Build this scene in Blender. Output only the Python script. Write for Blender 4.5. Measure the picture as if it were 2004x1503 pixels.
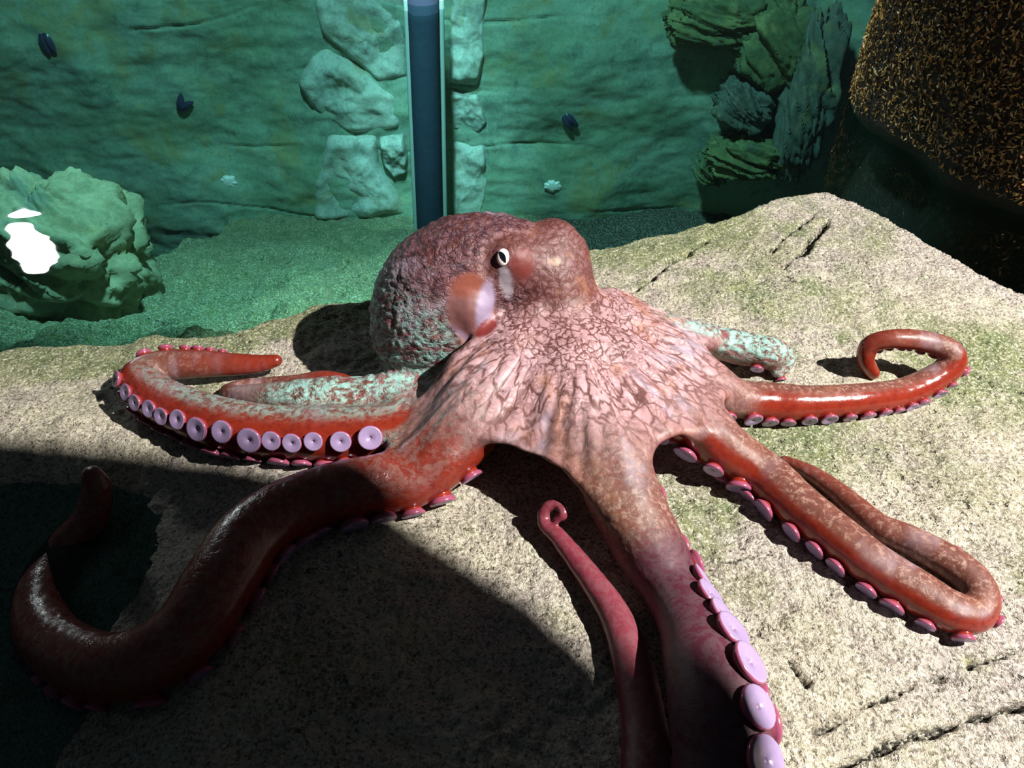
import bpy, math, random
import numpy as np
from mathutils import Vector, Matrix
from mathutils.bvhtree import BVHTree

for o in list(bpy.data.objects):
    bpy.data.objects.remove(o, do_unlink=True)
scene = bpy.context.scene
col = scene.collection
random.seed(7)
rng = np.random.default_rng(7)

# ------------------------------------------------------------------ camera
W, H, FPX = 2004.0, 1503.0, 1514.0
CAM_H = 0.80
PITCH = math.radians(40.0)
cam_data = bpy.data.cameras.new('camera')
cam = bpy.data.objects.new('camera', cam_data)
col.objects.link(cam)
cam.location = (0, 0, CAM_H)
cam.rotation_euler = (math.pi / 2 - PITCH, 0, 0)
cam_data.sensor_width = 36.0
cam_data.lens = 36.0 * FPX / W
cam_data.clip_start = 0.02
scene.camera = cam

# ------------------------------------------------------------------ world, lights, exposure
world = bpy.data.worlds.new('dim_room')
scene.world = world
world.use_nodes = True
bg = world.node_tree.nodes['Background']
bg.inputs[0].default_value = (0.30, 0.42, 0.50, 1)
bg.inputs[1].default_value = 0.055

LAMP = Vector((2.30, -0.15, 2.75))
def spot(name, loc, target, power, colour, size, blend, radius):
    d = bpy.data.lights.new(name, 'SPOT')
    d.energy = power; d.color = colour; d.spot_size = math.radians(size)
    d.spot_blend = blend; d.shadow_soft_size = radius
    o = bpy.data.objects.new(name, d)
    col.objects.link(o)
    o.location = loc
    o.rotation_euler = (Vector(target) - Vector(loc)).to_track_quat('-Z', 'Y').to_euler()
    return o
spot('key_spotlight', LAMP, (0.18, 0.66, 0.0), 1400, (1.0, 0.965, 0.90), 70, 0.65, 0.022)
# cyan flood that lights the pool and the submerged rock wall behind the ledge
spot('pool_floodlight', (-0.40, 2.00, 2.3), (-0.40, 3.55, -0.55), 560, (0.60, 0.93, 1.0), 92, 0.35, 0.10)
# narrow blue-white beam from above the pool on to the stones around the post
spot('post_spotlight', (-0.33, 2.25, 1.35), (-0.36, 3.6, -0.55), 330, (0.70, 0.94, 1.0), 25, 0.9, 0.06)

vs = scene.view_settings
vs.view_transform = 'Standard'
vs.look = 'None'
vs.exposure = 0.0
vs.gamma = 1.0
vs.use_curve_mapping = False

# ------------------------------------------------------------------ helpers
CP, SP = math.cos(PITCH), math.sin(PITCH)
def ray(px, py):
    a, b = px - W / 2, H / 2 - py
    v = Vector((a, CP * FPX + SP * b, -SP * FPX + CP * b))
    return v / FPX                      # unit depth along the optical axis
def at_z(px, py, z):
    d = ray(px, py); t = (z - CAM_H) / d.z
    return Vector((0, 0, CAM_H)) + d * t, t
def at_y(px, py, y):
    d = ray(px, py); t = y / d.y
    return Vector((0, 0, CAM_H)) + d * t

def _hash(ix, iy, seed):
    h = (ix.astype(np.int64) * 374761393 + iy.astype(np.int64) * 668265263 + seed * 974634777) & 0xffffffff
    h = ((h ^ (h >> 13)) * 1274126177) & 0xffffffff
    return (h ^ (h >> 16)) & 0xffffffff
def pnoise(x, y, seed=0):
    ix, iy = np.floor(x), np.floor(y)
    fx, fy = x - ix, y - iy
    def g(ox, oy):
        a = _hash(ix + ox, iy + oy, seed) / 4294967296.0 * 2 * np.pi
        return np.cos(a) * (fx - ox) + np.sin(a) * (fy - oy)
    u = fx * fx * fx * (fx * (fx * 6 - 15) + 10); v = fy * fy * fy * (fy * (fy * 6 - 15) + 10)
    return ((g(0, 0) * (1 - u) + g(1, 0) * u) * (1 - v) + (g(0, 1) * (1 - u) + g(1, 1) * u) * v) * 1.5
def fbm(x, y, seed=0, octs=4, gain=0.5):
    s, a = 0.0, 1.0
    for k in range(octs):
        s = s + a * pnoise(x * 2 ** k, y * 2 ** k, seed + 17 * k); a *= gain
    return s
def sstep(a, b, x):
    t = np.clip((x - a) / (b - a), 0, 1)
    return t * t * (3 - 2 * t)

def mesh_np(name, verts, quads, smooth=True):
    verts = np.asarray(verts, np.float32); quads = np.asarray(quads, np.int32)
    me = bpy.data.meshes.new(name)
    me.vertices.add(len(verts)); me.vertices.foreach_set('co', verts.ravel())
    n = quads.shape[1]
    me.loops.add(quads.size); me.loops.foreach_set('vertex_index', quads.ravel())
    me.polygons.add(len(quads))
    me.polygons.foreach_set('loop_start', np.arange(0, quads.size, n, dtype=np.int32))
    me.polygons.foreach_set('use_smooth', np.full(len(quads), smooth, dtype=bool))
    me.update(calc_edges=True)
    return me
def obj(name, me, mat=None, parent=None, label=None, cat=None, group=None, kind=None):
    o = bpy.data.objects.new(name, me)
    col.objects.link(o)
    if me is not None and mat is not None and len(me.materials) == 0:
        for m in (mat if isinstance(mat, (list, tuple)) else [mat]):
            me.materials.append(m)
    if parent is not None: o.parent = parent
    if label: o['label'] = label
    if cat: o['category'] = cat
    if group: o['group'] = group
    if kind: o['kind'] = kind
    return o
def grid_quads(nx, ny):
    i = np.arange((nx - 1) * (ny - 1)); a = (i // (nx - 1)) * nx + i % (nx - 1)
    return np.stack([a, a + 1, a + nx + 1, a + nx], 1)

# ------------------------------------------------------------------ material kit
class NT:
    def __init__(s, name):
        s.m = bpy.data.materials.new(name); s.m.use_nodes = True
        s.t = s.m.node_tree; s.t.nodes.clear()
        s.out = s.n('ShaderNodeOutputMaterial')
    def n(s, t, **kw):
        x = s.t.nodes.new(t)
        for k, v in kw.items(): setattr(x, k, v)
        return x
    def put(s, sock, v):
        if hasattr(v, 'is_output'): s.t.links.new(v, sock)
        elif isinstance(v, (tuple, list)) and len(v) == 3 and sock.type == 'RGBA': sock.default_value = (*v, 1)
        else: sock.default_value = v
    def coord(s, scale=(1, 1, 1), attr=None):
        if attr:
            src = s.n('ShaderNodeAttribute', attribute_name=attr).outputs['Vector']
        else:
            src = s.n('ShaderNodeNewGeometry').outputs['Position']
        m = s.n('ShaderNodeMapping'); s.put(m.inputs[0], src); m.inputs['Scale'].default_value = scale
        return m.outputs[0]
    def noise(s, vec, scale, detail=4, rough=0.55, dist=0.0, out=0):
        x = s.n('ShaderNodeTexNoise'); s.put(x.inputs['Vector'], vec)
        x.inputs['Scale'].default_value = scale; x.inputs['Detail'].default_value = detail
        x.inputs['Roughness'].default_value = rough; x.inputs['Distortion'].default_value = dist
        return x.outputs[out]
    def voro(s, vec, scale, feature='F1', rnd=1.0, out=0):
        x = s.n('ShaderNodeTexVoronoi', feature=feature); s.put(x.inputs['Vector'], vec)
        x.inputs['Scale'].default_value = scale; x.inputs['Randomness'].default_value = rnd
        return x.outputs[out]
    def ramp(s, v, a, b, lo=0.0, hi=1.0):
        x = s.n('ShaderNodeMapRange', interpolation_type='SMOOTHSTEP')
        s.put(x.inputs[0], v); x.inputs[1].default_value = a; x.inputs[2].default_value = b
        x.inputs[3].default_value = lo; x.inputs[4].default_value = hi
        return x.outputs[0]
    def mix(s, f, a, b, mode='MIX'):
        x = s.n('ShaderNodeMix', data_type='RGBA', blend_type=mode)
        s.put(x.inputs[0], f); s.put(x.inputs[6], a); s.put(x.inputs[7], b)
        return x.outputs[2]
    def math(s, op, a, b=0.0):
        x = s.n('ShaderNodeMath', operation=op); s.put(x.inputs[0], a); s.put(x.inputs[1], b)
        return x.outputs[0]
    def warp(s, vec, scale, amt):
        nz = s.n('ShaderNodeTexNoise'); s.put(nz.inputs['Vector'], vec); nz.inputs['Scale'].default_value = scale
        sub = s.n('ShaderNodeVectorMath', operation='SUBTRACT'); s.put(sub.inputs[0], nz.outputs['Color']); sub.inputs[1].default_value = (.5, .5, .5)
        sc = s.n('ShaderNodeVectorMath', operation='SCALE'); s.put(sc.inputs[0], sub.outputs[0]); sc.inputs['Scale'].default_value = amt
        ad = s.n('ShaderNodeVectorMath', operation='ADD'); s.put(ad.inputs[0], vec); s.put(ad.inputs[1], sc.outputs[0])
        return ad.outputs[0]
    def bump(s, h, strength, dist, nrm=None):
        b = s.n('ShaderNodeBump'); s.put(b.inputs['Height'], h)
        b.inputs['Strength'].default_value = strength; b.inputs['Distance'].default_value = dist
        if nrm is not None: s.put(b.inputs['Normal'], nrm)
        return b.outputs[0]
    def attr(s, name, out='Fac'):
        return s.n('ShaderNodeAttribute', attribute_name=name).outputs[out]
    def princ(s, base, rough=0.6, nrm=None, spec=0.5, **kw):
        p = s.n('ShaderNodeBsdfPrincipled')
        s.put(p.inputs['Base Color'], base); s.put(p.inputs['Roughness'], rough)
        s.put(p.inputs['Specular IOR Level'], spec)
        if nrm is not None: s.put(p.inputs['Normal'], nrm)
        for k, v in kw.items(): s.put(p.inputs[k.replace('_', ' ')], v)
        s.t.links.new(p.outputs[0], s.out.inputs[0])
        return s.m

def mat_ledge():
    t = NT('ledge_rock')
    c = t.coord()
    big = t.noise(c, 3.5, 5, 0.6)
    mid = t.noise(c, 22, 6, 0.65)
    base = t.mix(t.ramp(big, .38, .62), (0.56, 0.50, 0.38), (0.55, 0.47, 0.44))
    base = t.mix(t.ramp(mid, .42, .68), base, (0.72, 0.66, 0.50))
    base = t.mix(t.ramp(mid, .47, .30, 0, .75), base, (0.22, 0.19, 0.13))
    reg = t.noise(c, 1.7, 3, 0.5)
    base = t.mix(t.ramp(reg, .42, .60, 0, .55), base, (0.46, 0.40, 0.38))
    base = t.mix(t.ramp(t.noise(c, 5.5, 5, .65), .50, .66, 0, .7), base, (0.25, 0.25, 0.13))
    spk = t.noise(c, 150, 4, 0.8)
    base = t.mix(t.ramp(spk, .54, .68, 0, .75), base, (0.80, 0.74, 0.60))
    base = t.mix(t.ramp(spk, .47, .36, 0, .85), base, (0.10, 0.085, 0.055))
    # green algae film, thicker towards the water; attribute also carries painted key-light falloff
    alg_dim = t.noise(c, 9, 6, 0.7, 0.4)
    am = t.math('ADD', t.math('MULTIPLY', alg_dim, 1.0), t.attr('algae'))
    base = t.mix(t.ramp(am, .58, .84, 0, .8), base, t.mix(t.ramp(mid, .4, .6), (0.13, 0.20, 0.055), (0.22, 0.27, 0.09)))
    base = t.mix(t.ramp(t.noise(t.coord((1, 1, 1)), 14, 5, .7), .66, .74, 0, .75), base, (0.36, 0.33, 0.06))
    pits = t.math('MULTIPLY', t.ramp(t.noise(c, 95, 3, .6), .60, .68), t.ramp(t.noise(c, 6, 3, .6), .46, .62))
    base = t.mix(t.math('MULTIPLY', pits, .85), base, (0.035, 0.03, 0.018))
    base = t.mix(t.ramp(t.attr('crack_shade'), .2, .9), base, (0.02, 0.018, 0.012))
    gv = t.warp(c, 200, .004)
    gcol = t.n('ShaderNodeSeparateColor'); t.put(gcol.inputs[0], t.voro(gv, 330, 'F1', out=1))
    grain = gcol.outputs[0]
    base = t.mix(t.ramp(grain, .55, 1.0, 0, .6), base, (0.86, 0.80, 0.66))
    base = t.mix(t.ramp(grain, .30, .0, 0, .65), base, (0.12, 0.10, 0.065))
    hgt = t.math('ADD', t.math('MULTIPLY', spk, .8), t.math('ADD', t.math('MULTIPLY', mid, 1.6), t.math('MULTIPLY', grain, .30)))
    pit = t.ramp(t.voro(t.warp(c, 40, .02), 75, 'F1'), .05, .35)
    hgt = t.math('ADD', hgt, t.math('MULTIPLY', pit, .25))
    hgt = t.math('SUBTRACT', hgt, t.math('MULTIPLY', pits, .9))
    nrm = t.bump(hgt, .9, 0.012)
    return t.princ(base, 0.72, nrm, 0.35)

def mat_pool_rock(name, a, b, c3, scale=1.0):
    t = NT(name)
    c = t.coord()
    n1 = t.noise(t.coord((1, 1, 1.6)), 2.2 * scale, 6, 0.65, 0.3)
    n2 = t.noise(c, 11 * scale, 6, 0.7)
    n3 = t.noise(c, 70, 3, 0.7)
    base = t.mix(t.ramp(n1, .38, .62), a, b)
    base = t.mix(t.ramp(n2, .48, .70, 0, .7), base, c3)
    base = t.mix(t.ramp(n2, .45, .28, 0, .7), base, tuple(x * .35 for x in a))
    n4 = t.noise(c, 4.2, 5, .7, .5)
    base = t.mix(t.ramp(n4, .52, .66, 0, .6), base, (0.30, 0.27, 0.10))
    base = t.mix(t.ramp(n4, .46, .32, 0, .6), base, (0.10, 0.15, 0.14))
    base = t.mix(t.ramp(n3, .4, .7, 0, .35), base, (0.10, 0.17, 0.09))
    nrm = t.bump(t.math('ADD', n2, t.math('MULTIPLY', n3, .3)), 0.2, 0.02)
    return t.princ(base, 0.75, nrm, 0.3)

# ------------------------------------------------------------------ rock ledge (foreground ground)
ex = np.array([-3.0, -1.2, -.9, -.5, -.2, .08, .3, .45, .58, .68, .76, .85, .95, 1.2, 3.0])
ey = np.array([1.00, 1.02, 1.05, 1.09, 1.20, 1.36, 1.41, 1.47, 1.555, 1.57, 1.47, 1.30, 1.19, 1.05, 1.0])
CRACKS = [  # pixel polylines, half width px, depth m
    ([(1195, 592), (1265, 555), (1330, 512), (1385, 482)], 5, .020),
    ([(1310, 520), (1345, 508)], 11, .022),
    ([(1505, 515), (1545, 478), (1590, 440)], 5, .016),
    ([(1560, 520), (1580, 498), (1615, 455)], 8, .02),
    ([(1480, 568), (1530, 545), (1560, 520)], 4, .010),
    ([(1600, 1425), (1700, 1375), (1800, 1335), (1900, 1300), (1990, 1275)], 4, .010),
    ([(1640, 1500), (1720, 1468), (1800, 1430), (1900, 1405), (2000, 1372)], 8, .016),
    ([(1410, 1100), (1500, 1085), (1570, 1100)], 4, .008),
    ([(1550, 1300), (1580, 1330)], 12, .012),
]
def seg_dist(x, y, p, q):
    dx, dy = q[0] - p[0], q[1] - p[1]
    t = np.clip(((x - p[0]) * dx + (y - p[1]) * dy) / (dx * dx + dy * dy), 0, 1)
    return np.hypot(x - p[0] - t * dx, y - p[1] - t * dy)
crack_w = []
for pts, hw, dep in CRACKS:
    w = [at_z(a, b, 0) for a, b in pts]
    crack_w.append(([(p.x, p.y) for p, _ in w], hw * w[0][1] / FPX, dep))
def crack_mask(x, y):
    m = np.zeros_like(x); d = np.zeros_like(x)
    wob = fbm(x * 30, y * 30, 91, 3) * .006
    for pts, hw, dep in crack_w:
        for p, q in zip(pts[:-1], pts[1:]):
            f = 1 - sstep(hw * .35, hw * 1.3, np.abs(seg_dist(x, y, p, q) + wob))
            m = np.maximum(m, f); d = np.maximum(d, f * dep)
    return m, d
def ground(x, y, detail=True):
    x = np.asarray(x, float); y = np.asarray(y, float)
    z = 0.012 * fbm(x * 2.1, y * 2.1, 3, 3)
    # front-left shoulder sinks gently below the water line
    lx = sstep(-0.30, -0.75, x) * sstep(.84, 0.64, y)
    z = z - 0.10 * lx
    z = z - 0.02 * sstep(-.6, -1.1, x)
    edge = np.interp(x, ex, ey) + .03 * fbm(x * 5, y * 2, 8, 3)
    s = np.maximum(y - edge, 0)
    steep = sstep(-0.15, 0.25, x)
    left = -0.42 * s - .10 * sstep(0, .12, s) + .05 * fbm(x * 4, y * 4, 21, 3) * sstep(0, .2, s)
    right = -2.6 * s
    z = z + np.maximum(left * (1 - steep) + right * steep, -1.15)
    # a low swell along the back right rim
    z = z + 0.03 * sstep(.25, .55, x) * sstep(1.1, 1.45, y) * sstep(.08, 0, s)
    if detail:
        sc = 1 + 1.5 * sstep(0, .1, s)
        z = z + sc * (.0045 * fbm(x * 14, y * 14, 5, 4, .6) + .0016 * fbm(x * 75, y * 75, 6, 2, .7))
        z = z - crack_mask(x, y)[1]
    return z
nx, ny = 700, 570
gx, gy = np.meshgrid(np.linspace(-1.5, 1.35, nx), np.concatenate([np.linspace(.05, 1.62, 460), np.linspace(1.63, 3.9, 110)]))
gz = ground(gx, gy)
me = mesh_np('rock_ledge', np.stack([gx, gy, gz], -1).reshape(-1, 3), grid_quads(nx, ny))
ed = np.interp(gx, ex, ey)
alg_dim = .42 * sstep(-.14, .06, gy - ed) * sstep(.75, .2, gx) + .36 * np.exp(-((gx - .42) ** 2 + (gy - .80) ** 2) / .016) \
    + .32 * np.exp(-((gx - .78) ** 2 + (gy - .98) ** 2) / .02) + .30 * np.exp(-((gx - .22) ** 2 + (gy - .67) ** 2) / .006) + .26 * np.exp(-((gx - .45) ** 2 + (gy - 1.30) ** 2) / .09) + .22 * sstep(-.1, -.5, gx) * sstep(.85, 1.05, gy)  # back right patch paints the key light's falloff, the rest is algae
for nm, arr in (('algae', alg_dim), ('crack_shade', np.maximum(crack_mask(gx, gy)[0], .8 * sstep(-.35, -.8, gz) * sstep(-.1, .25, gx)))):  # cracks, plus painted shade over the deep floor behind the ledge
    a = me.attributes.new(nm, 'FLOAT', 'POINT'); a.data.foreach_set('value', arr.astype(np.float32).ravel())
ledge = obj('rock_ledge', me, mat_ledge(), label='tan sandstone ledge with green algae that carries the octopus', kind='structure')

# ------------------------------------------------------------------ water
WATER_Z = -0.035
def mat_water():
    t = NT('teal_water')
    tr = t.n('ShaderNodeBsdfTransparent'); tr.inputs[0].default_value = (0.58, 0.86, 0.82, 1)
    gl = t.n('ShaderNodeBsdfGlossy'); gl.inputs['Roughness'].default_value = 0.02
    fr = t.n('ShaderNodeFresnel'); fr.inputs[0].default_value = 1.33
    h = t.noise(t.coord((1, 1.3, 1)), 9, 1, 0.4, .2)
    nrm = t.bump(h, 0.05, 0.05)
    t.put(gl.inputs['Normal'], nrm)
    mx = t.n('ShaderNodeMixShader')
    t.put(mx.inputs[0], fr.outputs[0]); t.t.links.new(tr.outputs[0], mx.inputs[1]); t.t.links.new(gl.outputs[0], mx.inputs[2])
    t.t.links.new(mx.outputs[0], t.out.inputs[0])
    return t.m
n = 60
wx, wy = np.meshgrid(np.linspace(-3.2, 3.2, n), np.linspace(-.4, 3.9, n))
wz = WATER_Z + .0006 * fbm(wx * 5, wy * 8, 40, 2)
water = obj('water_surface', mesh_np('water_surface', np.stack([wx, wy, wz], -1).reshape(-1, 3), grid_quads(n, n)), mat_water(),
            label='clear teal water of the pool around the ledge', kind='structure')

# ------------------------------------------------------------------ back wall of the pool
WALL_Y = 3.72
def wall_off(x, z):
    o = .10 * fbm(x * .9, z * .9, 51, 3) + .014 * fbm(x * 1.6, z * 3.5, 52, 3) + .006 * fbm(x * 9, z * 14, 53, 3)
    # carved horizontal bedding lines
    lines = np.abs(((z * 3.1 + .35 * fbm(x * .8, z * .8, 57, 2)) % 1) - .5)
    o = o + .012 * (1 - sstep(0, .03, lines)) * sstep(-.1, .3, fbm(x * 1.2, z * 2, 58, 2))
    return o
nx2, nz2 = 420, 170
bx, bz = np.meshgrid(np.linspace(-3.2, 3.2, nx2), np.linspace(-1.5, .0, nz2))
by = WALL_Y + wall_off(bx, bz)
m_wall = mat_pool_rock('pool_wall_rock', (0.20, 0.30, 0.20), (0.26, 0.36, 0.28), (0.34, 0.42, 0.30))
wall = obj('wall_back', mesh_np('wall_back', np.stack([bx, by, bz], -1).reshape(-1, 3), grid_quads(nx2, nz2)), m_wall,
           label='submerged green rock wall behind the ledge', kind='structure')

def stone_mesh(name, outline, depth, seed, rough=.03, bev=.25, n=34):
    """a boulder face: outline in local x,z metres, domed towards -y"""
    o = np.array(outline, float); c = o.mean(0)
    # resample outline
    k = 72
    cl = np.vstack([o, o[:1]]); d = np.r_[0, np.cumsum(np.hypot(*np.diff(cl, axis=0).T))]
    tt = np.linspace(0, d[-1], k, endpoint=False)
    ring = np.stack([np.interp(tt, d, cl[:, 0]), np.interp(tt, d, cl[:, 1])], 1)
    ring = (np.roll(ring, 1, 0) + ring * 2 + np.roll(ring, -1, 0)) / 4
    vs_, m = [], 16
    for i in range(m + 1):
        f = math.sin(i / m * math.pi / 2) ** .55 if i else 0
        f = 1 - i / m
        prof = -depth * (1 - max(0, (f - (1 - bev)) / bev) ** 2.2)
        p = c + (ring - c) * f
        y = prof + rough * fbm(p[:, 0] * 6 + seed, p[:, 1] * 6, seed, 4) * (1 if i else .3)
        vs_.append(np.stack([p[:, 0], y, p[:, 1]], 1))
    back = np.stack([ring[:, 0], np.full(k, depth * .8), ring[:, 1]], 1)
    V = np.vstack([back] + vs_)
    q = []
    for i in range(m + 1):
        for j in range(k):
            a = i * k + j; b = i * k + (j + 1) % k
            q.append((a, b, b + k, a + k))
    return mesh_np(name, V, q)
def wall_px(pts, y):
    return [(at_y(a, b, y).x, at_y(a, b, y).z) for a, b in pts]
m_stone = mat_pool_rock('pale_wall_stone', (0.42, 0.46, 0.40), (0.48, 0.52, 0.48), (0.55, 0.56, 0.46), 1.4)
STONES = [
    ([(600, -30), (800, -30), (798, 150), (745, 165), (690, 120), (630, 70)], .07),
    ([(582, 165), (605, 105), (640, 88), (700, 130), (780, 190), (788, 248), (730, 262), (668, 256), (632, 232), (600, 205)], .10),
    ([(640, 262), (735, 270), (740, 330), (778, 385), (800, 425), (612, 430), (606, 365), (625, 320)], .09),
    ([(742, 268), (790, 258), (800, 300), (798, 340), (772, 350), (748, 320)], .12),
    ([(878, -30), (955, -30), (948, 120), (935, 170), (880, 165)], .06),
    ([(880, 178), (935, 180), (955, 240), (940, 262), (884, 258)], .06),
    ([(884, 270), (950, 272), (960, 360), (940, 432), (886, 432)], .08),
]
for i, (pts, dep) in enumerate(STONES):
    pts3 = wall_px(pts, WALL_Y - .05)
    cx, cz = np.mean(pts3, 0)
    yy = WALL_Y + float(wall_off(np.array([cx]), np.array([cz]))[0])
    pts3 = wall_px(pts, yy)
    cx, cz = np.mean(pts3, 0)
    o = obj('stone', stone_mesh('stone', [(a - cx, b - cz) for a, b in pts3], dep * .6, 100 + i), m_stone, wall)
    o.location = (cx, yy + .02, cz)

# dark post standing against the wall
def mat_post():
    t = NT('post_blue_grey'); c = t.coord()
    b = t.mix(t.noise(c, 9, 4), (0.018, 0.030, 0.055), (0.03, 0.045, 0.07))
    return t.princ(b, .9, t.bump(t.noise(c, 40, 3), .2, .01), .1)
pt, pb = at_y(826, -40, 3.42), at_y(842, 470, 3.42)
def tube(name, pts, rad, seg=20, mat=None, parent=None, caps=True, **kw):
    pts = [Vector(p) for p in pts]
    V, Q = [], []
    for i, p in enumerate(pts):
        t = (pts[min(i + 1, len(pts) - 1)] - pts[max(i - 1, 0)]).normalized()
        a = t.cross(Vector((0, 1, 0.01))).normalized() if abs(t.y) < .9 else t.cross(Vector((1, 0, 0))).normalized()
        b = t.cross(a)
        r = rad[i] if isinstance(rad, (list, tuple)) else rad
        for k in range(seg):
            an = 2 * math.pi * k / seg
            V.append(p + a * r * math.cos(an) + b * r * math.sin(an))
    for i in range(len(pts) - 1):
        for k in range(seg):
            Q.append((i * seg + k, i * seg + (k + 1) % seg, (i + 1) * seg + (k + 1) % seg, (i + 1) * seg + k))
    me = bpy.data.meshes.new(name)
    F = Q + ([tuple(range(seg))[::-1], tuple(range((len(pts) - 1) * seg, len(pts) * seg))] if caps else [])
    me.from_pydata([tuple(v) for v in V], [], F)
    me.polygons.foreach_set('use_smooth', [len(f) == 4 for f in F]); me.update()
    return obj(name, me, mat, parent, **kw)
post = bpy.data.objects.new('vertical_post', None); col.objects.link(post)
post.location = (pb.x, pb.y, -1.2)
post['label'] = 'dark blue-grey vertical post standing against the wall behind the octopus'; post['category'] = 'post'
dirp = (pt - pb) / (pt.z - pb.z)
base = dirp * (-1.2 - pb.z) + Vector((pb.x, pb.y, 0)); base = Vector((base.x, base.y, -1.2))
P0 = pb + dirp * (-1.2 - pb.z); P1 = pb + dirp * (0.0 - pb.z)
post.location = P0
mp = mat_post()
tube('shaft', [(P1 - P0) * k / 12 for k in range(13)], .063, 24, mp, post)
ptop = (at_y(806, 35, 3.42) - P0)
tube('collar', [(0, 0, 0.0), (0, 0, .05)], .085, 24, mp, post)
m_edge = NT('post_edge_strip'); m_edge = m_edge.princ((0.30, 0.36, 0.34), .9, None, .1)  # pale strips along both edges of the post
for sx in (-1, 1):
    bpts = [(P1 - P0) * k / 12 + Vector((sx * .072, .035, 0)) for k in range(13)]
    tube('edge_strip', bpts, .012, 10, m_edge, post)

# ------------------------------------------------------------------ OCTOPUS: signed distance field
VOX = 0.0034
ARMS = {
 'A1': (-1, 2, [(1000,700,42,.03),(930,755,48,.02),(850,808,52,.008),(760,842,55,0),(660,848,54,0),(560,846,54,0),(460,834,54,0),(370,808,50,0),(300,772,44,0),(275,738,38,.006),(320,716,33,.012),(390,712,29,.015),(450,713,24,.015),(505,712,19,.015),(540,706,13,.02)]),
 'A2': (-1, 60, [(990,690,38,.03),(905,735,42,.015),(825,770,43,.01),(740,775,42,.01),(650,776,40,.012),(560,778,34,.012),(490,778,27,.006),(448,770,19,0),(470,757,15,0),(520,750,13,0),(580,744,12,.01),(635,736,12,.02),(690,742,8,.02)]),
 'B': (-1, 62, [(1040,660,50,.10),(960,760,60,.06),(890,870,60,.03),(810,935,60,0),(700,955,60,0),(590,985,62,0),(495,1045,68,0),(430,1140,72,0),(370,1235,72,0),(280,1295,70,0),(180,1300,65,0),(95,1245,55,0),(80,1165,48,0),(120,1085,40,0),(175,1020,34,.02),(190,960,28,.05),(180,930,20,.07)]),
 'C': (-1, 52, [(1110,640,50,.10),(1120,740,60,.07),(1160,850,72,.045),(1215,960,74,.02),(1265,1060,68,0),(1315,1150,60,0),(1355,1230,66,.015),(1385,1310,85,.02),(1405,1400,95,.02),(1415,1490,98,.01),(1400,1590,92,0),(1340,1650,78,0),(1275,1570,60,0),(1262,1430,46,0),(1240,1310,40,0),(1203,1205,32,0),(1150,1125,25,.004),(1098,1058,19,.010),(1066,1022,15,.018),(1068,996,13,.032),(1092,988,12,.040),(1102,1006,11,.036),(1088,1018,9,.030)]),
 'D': (1, 52, [(1140,630,45,.10),(1210,710,55,.07),(1310,790,58,.04),(1415,872,50,.02),(1490,925,46,0),(1570,995,46,0),(1640,1050,45,0),(1710,1105,45,0),(1790,1155,45,0),(1860,1195,42,0),(1908,1200,37,0),(1918,1160,35,0),(1885,1118,35,0),(1825,1080,33,0),(1770,1052,30,0),(1720,1030,27,0),(1675,993,24,0),(1630,955,20,0),(1580,922,16,0),(1535,901,11,0)]),
 'E': (1, 55, [(1170,615,42,.10),(1260,670,50,.06),(1350,725,46,.03),(1430,775,40,.01),(1500,785,38,0),(1560,788,36,0),(1620,786,34,0),(1690,780,32,0),(1760,770,30,0),(1820,745,28,.012),(1862,715,26,.03),(1858,686,24,.05),(1810,668,22,.06),(1750,663,20,.065),(1705,674,19,.05),(1694,703,17,.025),(1708,730,14,0)]),
 'F': (1, 80, [(1190,600,40,.09),(1290,650,40,.05),(1380,668,34,.015),(1450,682,34,.01),(1500,690,33,.01),(1528,702,26,0),(1522,728,14,0)]),
 'H': (1, 60, [(1000,640,38,.03),(920,660,38,0),(850,680,34,0),(820,655,25,0),(860,610,15,0)]),
}
def place(px, py, rpx, ze):
    z = .05
    for _ in range(8):
        p, t = at_z(px, py, z)
        r = rpx * t / FPX
        z = float(ground(np.array([p.x]), np.array([p.y]), False)[0]) + r * .88 + ze
    return np.array([p.x, p.y, p.z, r])
def catmull(P, step=.003):
    P = np.vstack([2 * P[0] - P[1], P, 2 * P[-1] - P[-2]])
    out = []
    for i in range(1, len(P) - 2):
        a, b, c, d = P[i - 1:i + 3]
        L = np.linalg.norm(c[:3] - b[:3]); n_ = max(2, int(L / step))
        t = np.linspace(0, 1, n_, endpoint=False)[:, None]
        out.append(.5 * (2 * b + (c - a) * t + (2 * a - 5 * b + 4 * c - d) * t * t + (3 * b - a - 3 * c + d) * t ** 3))
    out.append(P[-2][None])
    return np.vstack(out)
LIP = ('lip', [(1045,615,22,.15),(960,655,22,.13),(890,712,20,.105),(842,775,18,.075),(806,832,17,.05),(770,885,16,.035)])
paths, keyidx = {}, {}
for k, (side, alpha, pts) in ARMS.items():
    ctrl = np.array([place(*p) for p in pts])
    c = catmull(ctrl); c[:, 3] = np.maximum(c[:, 3], .0045)
    paths[k] = c
    keyidx[k] = [int(np.argmin(np.linalg.norm(c[:, :3] - q[:3], axis=1))) for q in ctrl]

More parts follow.
